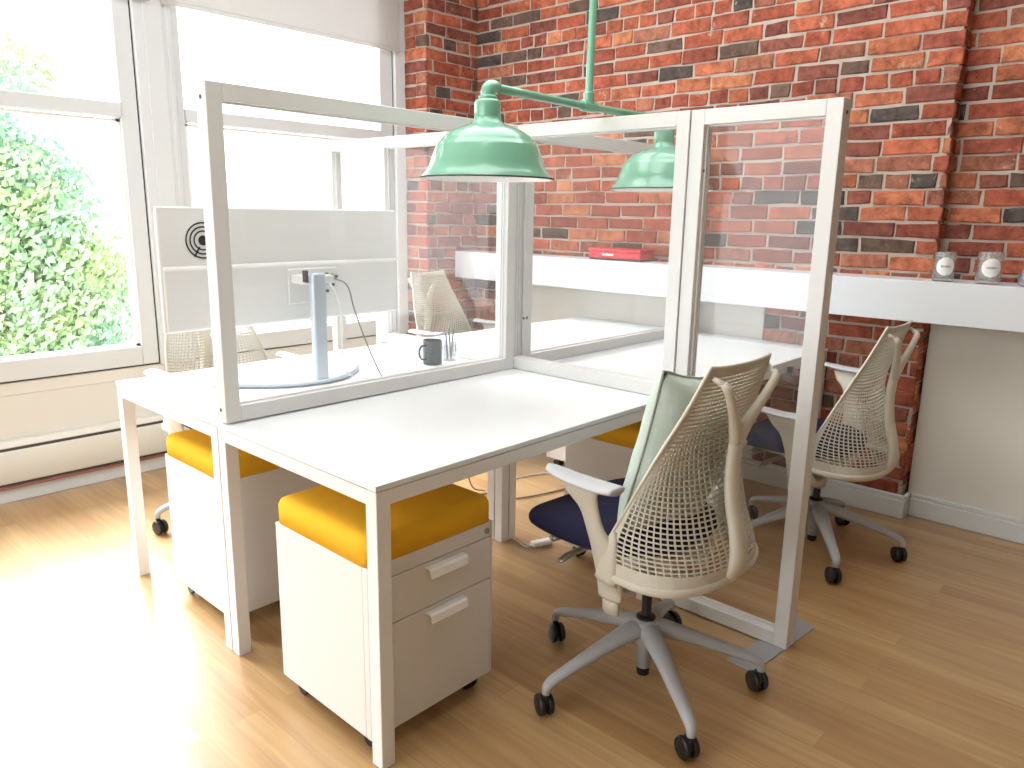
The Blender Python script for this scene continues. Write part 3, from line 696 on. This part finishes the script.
# ------------------------------------------------------------------ monitor
def monitor():
    e=tag(empty('monitor',(.50,1.05,TZ)),'large white ultrawide monitor seen from behind on the window side desk','monitor')
    X=lambda x:x-.50; Y=lambda y:y-1.05; Z=lambda z:z-TZ
    bm=bmesh.new(); bx(bm,X(.030),X(.955),Y(1.105),Y(1.125),Z(.937),Z(1.330)); obj('housing',bm,M['monitor'],e,bevel=.005)
    bm=bmesh.new(); v=bx(bm,X(.034),X(.950),Y(1.094),Y(1.106),Z(.941),Z(1.150))
    for q in v:
        if q.co.y<Y(1.10) and q.co.z>Z(1.1): q.co.z-=.012
    obj('rear_bulge',bm,M['monitor'],e,bevel=.006)
    bm=bmesh.new(); bx(bm,X(.036),X(.949),Y(1.125),Y(1.127),Z(.945),Z(1.322)); obj('display',bm,M['black'],e)
    bm=bmesh.new()
    def ring(r0,r1,a0=0,a1=2*PI,n=40):
        vs=[]
        for i in range(n+1):
            a=a0+(a1-a0)*i/n; vs.append((bm.verts.new((X(.172)+r0*math.cos(a),Y(1.1035),Z(1.226)+r0*math.sin(a))),bm.verts.new((X(.172)+r1*math.cos(a),Y(1.1035),Z(1.226)+r1*math.sin(a)))))
        for p,q in zip(vs,vs[1:]): bm.faces.new((p[0],p[1],q[1],q[0]))
    for r in (.030,.043,.056): ring(r-.003,r+.002,R(-122),R(-122)+2*PI)
    ring(0.0005,.016)
    c=Vector((X(.172),Y(1.103),Z(1.226))); dd=Vector((math.cos(R(-122)),0,math.sin(R(-122)))); nn=Vector((-dd.z,0,dd.x))
    bm.faces.new([bm.verts.new(q) for q in (c+dd*.024-nn*.003,c+dd*.060-nn*.003,c+dd*.060+nn*.003,c+dd*.024+nn*.003)])
    obj('ring_emblem',bm,M['inkblack'],e,label='black concentric ring emblem')
    # vesa block, ports
    bm=bmesh.new(); bx(bm,X(.46),X(.66),Y(1.086),Y(1.096),Z(1.0),Z(1.125)); obj('mount_plate',bm,M['monitor'],e,bevel=.004)
    bm=bmesh.new(); bx(bm,X(.47),X(.59),Y(1.0),Y(1.09),Z(1.075),Z(1.105)); obj('hinge',bm,M['monitor'],e,bevel=.006)
    bm=bmesh.new()
    for q,(x,z) in enumerate(((.615,1.10),(.635,1.095),(.655,1.09),(.615,1.07),(.64,1.062),(.615,1.04))): cyl(bm,(X(x),Y(1.087),Z(z)),(X(x),Y(1.080),Z(z)),.006,10)
    bx(bm,X(.462),X(.476),Y(.985),Y(1.0),Z(1.085),Z(1.125))
    obj('ports',bm,M['dark'],e)
    bm=bmesh.new(); v=bx(bm,X(.474),X(.528),Y(.955),Y(.985),0.012,Z(1.118)); obj('stand_post',bm,M['silver'],e,bevel=.010,seg=3)
    bm=bmesh.new(); tube(bm,[(X(.20),Y(1.16),.010),(X(.27),Y(1.09),.010),(X(.38),Y(1.0),.010),(X(.50),Y(.965),.010),(X(.60),Y(.985),.010),(X(.69),Y(1.05),.010),(X(.75),Y(1.12),.010)],[(.020,.0095)]*7,n=12,smooth=5,up=Vector((0,1,0)))
    obj('stand_foot',bm,M['silver'],e,smooth=True)
monitor()
def cable(pts,r,m,label,cat='cable',g=None):
    bm=bmesh.new(); tube(bm,pts,r,n=8,smooth=6); return tag(obj('cable',bm,m,smooth=True),label,cat,g)
cable([(.62,1.075,1.07),(.628,1.04,1.02),(.62,1.0,.92),(.60,.98,.82),(.60,.96,.76),(.64,.93,.735),(.70,.90,.734)],.003,M['cable_white'],'white cable hanging from the monitor ports beside the stand post')
cable([(.64,1.075,1.085),(.665,1.03,1.06),(.67,1.0,.98),(.68,.97,.90),(.695,.94,.82),(.705,.91,.76),(.708,.89,.7345)],.0028,M['cable_grey'],'dark grey cable dropping from the monitor ports to the desk')
cable([(.73,.90,.734),(.80,.93,.734),(.92,.97,.734),(1.0,1.05,.734),(1.04,1.15,.734)],.0022,M['cable_white'],'white cable lying across the monitor desk towards the dark mug')
# mug and tool jar
e=tag(empty('mug',(1.022,.972,TZ)),'dark charcoal mug on the monitor desk behind the clear screen','mug')
bm=bmesh.new(); lathe(bm,[(0,0.001),(.036,.001),(.038,.004),(.038,.098),(.0365,.099),(.035,.096),(.035,.01),(0,.008)],32); obj('body',bm,M['mug'],e,smooth=False,bevel=.001)
bm=bmesh.new(); tube(bm,[(-.036,.0,.08),(-.056,.004,.076),(-.064,.006,.052),(-.056,.004,.028),(-.036,0,.022)],.0045,n=8,smooth=5); obj('handle',bm,M['mug'],e,smooth=True)
e=tag(empty('pen_jar',(1.125,.985,TZ)),'small clear jar holding pens and scissors beside the dark mug','jar')
bm=bmesh.new(); lathe(bm,[(0,.001),(.028,.001),(.030,.004),(.030,.08),(.0285,.08),(.028,.006),(0,.005)],28); obj('body',bm,M['tumbler'],e,smooth=True)
for i,(a,b_,m) in enumerate(((-.012,-.028,'purple'),(.010,.024,'cable_grey'),(.014,.006,'cable_grey'))):
    bm=bmesh.new(); cyl(bm,(a,0.004*i-.004,.008),(b_+.0,.01*i-.01,.118+.006*i),.0035,8); p=tag(obj('pen',bm,M[m]),['violet pen','slim grey pen leaning right','grey pen standing upright'][i]+' in the clear jar behind the screen','pen','pens in the jar'); p.location=(1.125,.985,TZ)
# ledge items
e=tag(empty('tin_box',(2.56,1.15,1.083)),'flat red tin box with dark base on the white ledge','box')
bm=bmesh.new(); bx(bm,-.07,.07,-.17,.17,.010,.055); obj('body',bm,M['red'],e,bevel=.006)
bm=bmesh.new(); bx(bm,-.073,.073,-.173,.173,.045,.064); obj('lid',bm,M['red'],e,bevel=.004)
bm=bmesh.new(); bx(bm,-.066,.066,-.166,.166,.001,.011); obj('base',bm,M['black'],e)
bm=bmesh.new(); bx(bm,-.0725,-.0715,.0,.075,.026,.036); obj('caption',bm,M['label'],e,label='pale lettering strip')
def tumbler(y,r,h,label,text=None,m=None):
    e=tag(empty('glass_tumbler',(2.535,y,1.0835)),label,'glass','tumblers on the ledge')
    bm=bmesh.new(); lathe(bm,[(0,0),(r*.96,0),(r,.004),(r,h),(r-.003,h),(r-.003,.014),(0,.013)],36); obj('body',bm,m or M['tumbler'],e,smooth=False,bevel=.001)
    if text:
        # round sticker wrapped on the side facing the room
        R0=r+.0006; bm=bmesh.new(); c=.036; cz=h*.52; a0=math.atan2(-.36,-.93); n=28
        cen=bm.verts.new((R0*math.cos(a0),R0*math.sin(a0),cz)); ring=[]
        for i in range(n):
            t=2*PI*i/n; a=a0+c*math.cos(t)/R0; ring.append(bm.verts.new((R0*math.cos(a),R0*math.sin(a),cz+c*math.sin(t))))
        for i in range(n): bm.faces.new((cen,ring[i],ring[(i+1)%n]))
        # curve the disc with mid ring
        bmesh.ops.subdivide_edges(bm,edges=[q for q in bm.edges if cen in q.verts],cuts=3)
        for v in bm.verts:
            d=math.hypot(v.co.x,v.co.y)
            if d>0: v.co.x*=R0/d; v.co.y*=R0/d
        bmesh.ops.triangulate(bm,faces=bm.faces[:])
        st=obj('sticker',bm,M['label'],e,smooth=False,label='round white sticker')
        bm=bmesh.new(); R1=R0+.0005   # a row of small strokes, letters too small to read
        rng=random.Random(int(abs(y)*1000)); s=-.017
        while s<.016:
            wv=rng.choice((.0016,.0022,.003)); 
            hgt=rng.choice((.006,.008,.009))
            q=[]
            for ds,dz in ((0,-hgt/2),(wv,-hgt/2),(wv,hgt/2),(0,hgt/2)):
                a=a0+(s+ds)/R1; q.append(bm.verts.new((R1*math.cos(a),R1*math.sin(a),cz+dz)))
            bm.faces.new(q); s+=wv+.0016
        obj('lettering',bm,M['ink'],st)
    return e
tumbler(-.462,.040,.118,'clear tumbler with round white sticker nearest the brick corner on the ledge',True)
tumbler(-.622,.044,.125,'wider clear tumbler with round white sticker, second on the ledge',True)
e=tag(empty('glass_vase',(2.535,-.775,1.0835)),'rounded clear violet tinted glass at the right end of the ledge','glass')
bm=bmesh.new(); lathe(bm,[(0,0),(.040,0),(.050,.008),(.052,.035),(.040,.075),(.030,.105),(.0285,.105),(.038,.075),(.049,.035),(.046,.012),(0,.010)],36); obj('body',bm,M['tumbler'],e,smooth=True)
bm=bmesh.new(); lathe(bm,[(0,.013),(.044,.014),(.046,.035),(.036,.07),(0,.07)],28); obj('violet_filling',bm,M['purple'],e,smooth=True)

# floor cables & adapter
rng=random.Random(4)
for i,(pts,m,lb) in enumerate((
   ([(1.36,1.25),(1.42,1.16),(1.52,1.12),(1.50,1.0),(1.36,.95),(1.28,.90)],'cable_grey','grey cable looping on the floor between yellow cushion and centre legs'),
   ([(1.50,1.02),(1.60,.97),(1.72,.93),(1.85,.90),(1.98,.82),(1.90,.76)],'cable_grey','grey cable snaking on the floor under the far desks towards the navy seat'),
   ([(1.66,1.20),(1.78,1.18),(1.90,1.14),(1.96,1.10)],'cable_white','white cable loop on the floor under the far desks'),
   ([(1.55,.84),(1.66,.80),(1.76,.81),(1.80,.74),(1.72,.68),(1.64,.70)],'cable_grey','dark cable curl on the floor behind the navy seat'),
   ([(1.23,.84),(1.25,.80),(1.205,.66),(1.19,.60),(1.215,.585)],'cable_white','white cable running around the centre desk legs to the power adapter'))):
    cable([(x,y,.005) for x,y in pts],.0035,M[m],lb,g='cables on the floor under the desks')
cable([(1.50,1.45,.70),(1.46,1.30,.55),(1.44,1.24,.30),(1.46,1.20,.05),(1.52,1.16,.006)],.0035,M['cable_grey'],'grey cable hanging down under the window side desk',g='cables on the floor under the desks')
bm=bmesh.new(); bx(bm,-.045,.045,-.018,.018,.0005,.022); o=tag(obj('power_adapter',bm,M['enamel_white'],bevel=.007,seg=3),'white power adapter on the floor by the centre desk legs','adapter'); o.location=(1.255,.570,0); o.rotation_euler=(0,0,R(-20))

# ------------------------------------------------------------------ outside
GZ=-3.6
g=box('ground',-30,40,2.9,60,GZ-.1,GZ,M['asphalt'],bevel=0); g['kind']='structure'
def tree(cx,cy,cz,rad,n,label,seed,blobs):
    rng=random.Random(seed); e=tag(empty('tree',(cx,cy,GZ)),label,'tree','trees outside the window')
    bm=bmesh.new()
    for bxx,by,bz,br,share in blobs:
        for _ in range(int(n*share)):
            while True:
                p=Vector((rng.uniform(-1,1),rng.uniform(-1,1),rng.uniform(-1,1)))
                if p.length<=1 and p.length>.25: break
            p=Vector((bxx,by,bz))+p*br*(1+.15*noise.noise(p*3)); p.z-=GZ
            q=Vector((rng.gauss(0,1),rng.gauss(0,1),rng.gauss(0,1))).normalized(); s=rng.uniform(.03,.065)
            a=q.orthogonal().normalized()*s; b_=q.cross(a).normalized()*s*.55
            bm.faces.new([bm.verts.new(p+x) for x in (-a,b_*.9,a,-b_*.9)])
    me=bpy.data.meshes.new('foliage'); bm.to_mesh(me); bm.free(); me.materials.append(M['leaf']); o=bpy.data.objects.new('foliage',me); COL.objects.link(o); o.parent=e
    bm=bmesh.new(); tube(bm,[(0,0,0),(.05,0,1.6),(0,.05,3.2),(-.05,0,4.3),(.0,0,4.9)],[.16,.13,.11,.07,.03],n=10)
    for a,b_ in (((0,0,3.0),(1.0,.2,4.6)),((0,0,3.3),(-.9,-.1,4.7))): tube(bm,[a,(Vector(a)+Vector(b_))/2+Vector((.1,0,.1)),b_],[.06,.045,.015],n=8)
    obj('trunk',bm,M['bark'],e,smooth=True)
tree(1.4,8.0,0,1.4,9000,'leafy green tree outside the left window',5,
  [(-.2,0,1.35,.85,.5),(.25,0,1.45,.6,.2),(.55,0,.15,.85,.4),(.1,-.2,.6,.9,.35),(-.55,0,1.9,.6,.2),(.35,.1,.55,.8,.3),(.0,-.1,-.35,.9,.3),(.25,0,2.7,.32,.05),(-.9,.1,.6,.9,.3),(-.1,0,2.15,.28,.03)])
def building(x0,x1,y,z1,m,label,cols,rows):
    e=tag(empty('building',((x0+x1)/2,y,GZ)),label,'building','pale buildings across the street'); w=x1-x0; H=z1-GZ
    bm=bmesh.new(); bx(bm,-w/2,w/2,0,5,0,H); obj('facade',bm,M[m],e)
    for i in range(cols):
        for j in range(rows):
            x=-w/2+w*(i+.5)/cols; z=H*(j+.5)/rows; bm=bmesh.new(); bx(bm,x-w/cols*.22,x+w/cols*.22,-.03,.02,z-H/rows*.3,z+H/rows*.3); obj('window',bm,M['facade2'],e)
building(7.2,12.5,24,2.6,'facade','low pale building across the street seen faintly past the tree',5,3)
building(14,21,24,7.5,'facade','taller pale building across the street seen faintly behind the monitor',5,5)

# ------------------------------------------------------------------ light
w=bpy.data.worlds.new('world'); bpy.context.scene.world=w; w.use_nodes=True; nt=w.node_tree; bg=nt.nodes['Background']
bg.inputs[0].default_value=(.97,.985,1,1); bg.inputs[1].default_value=2.75
def sun(name,rot,e,ang,col=(1,1,1)):
    l=bpy.data.lights.new(name,'SUN'); l.energy=e; l.angle=R(ang); l.color=col; o=bpy.data.objects.new(name,l); COL.objects.link(o)
    d=Vector(rot).normalized(); o.rotation_euler=d.to_track_quat('-Z','Y').to_euler(); return o
sun('sun_window',(.04,-.76,-.66),11.5,48)
def area(name,loc,d,sx,sy,e,col=(1,1,1)):
    l=bpy.data.lights.new(name,'AREA'); l.shape='RECTANGLE'; l.size=sx; l.size_y=sy; l.energy=e; l.color=col
    o=bpy.data.objects.new(name,l); COL.objects.link(o); o.location=loc; o.rotation_euler=Vector(d).to_track_quat('-Z','Z').to_euler(); return o
area('room_light',(.9,.5,2.97),(0,0,-1),2.4,2.0,34,(.95,1,1))  # added soft fill above the desks, no such ceiling fixture

# ------------------------------------------------------------------ camera
cam=bpy.data.cameras.new('camera'); co=bpy.data.objects.new('camera',cam); COL.objects.link(co)
yaw,pit,rol=R(42.64),R(12.64),R(.94)
f=Vector((math.cos(yaw)*math.cos(pit),math.sin(yaw)*math.cos(pit),-math.sin(pit))); r=Vector((math.sin(yaw),-math.cos(yaw),0)); u=r.cross(f)
r2=math.cos(rol)*r+math.sin(rol)*u; u2=-math.sin(rol)*r+math.cos(rol)*u
mt=Matrix((( r2.x,u2.x,-f.x,-.9698),(r2.y,u2.y,-f.y,-1.2988),(r2.z,u2.z,-f.z,1.3262),(0,0,0,1)))
co.matrix_world=mt; cam.sensor_width=36; cam.lens=760.68/1024*36; cam.clip_start=.05
sc=bpy.context.scene; sc.camera=co
sc.view_settings.view_transform='Standard'; sc.view_settings.look='None'; sc.view_settings.exposure=0.75
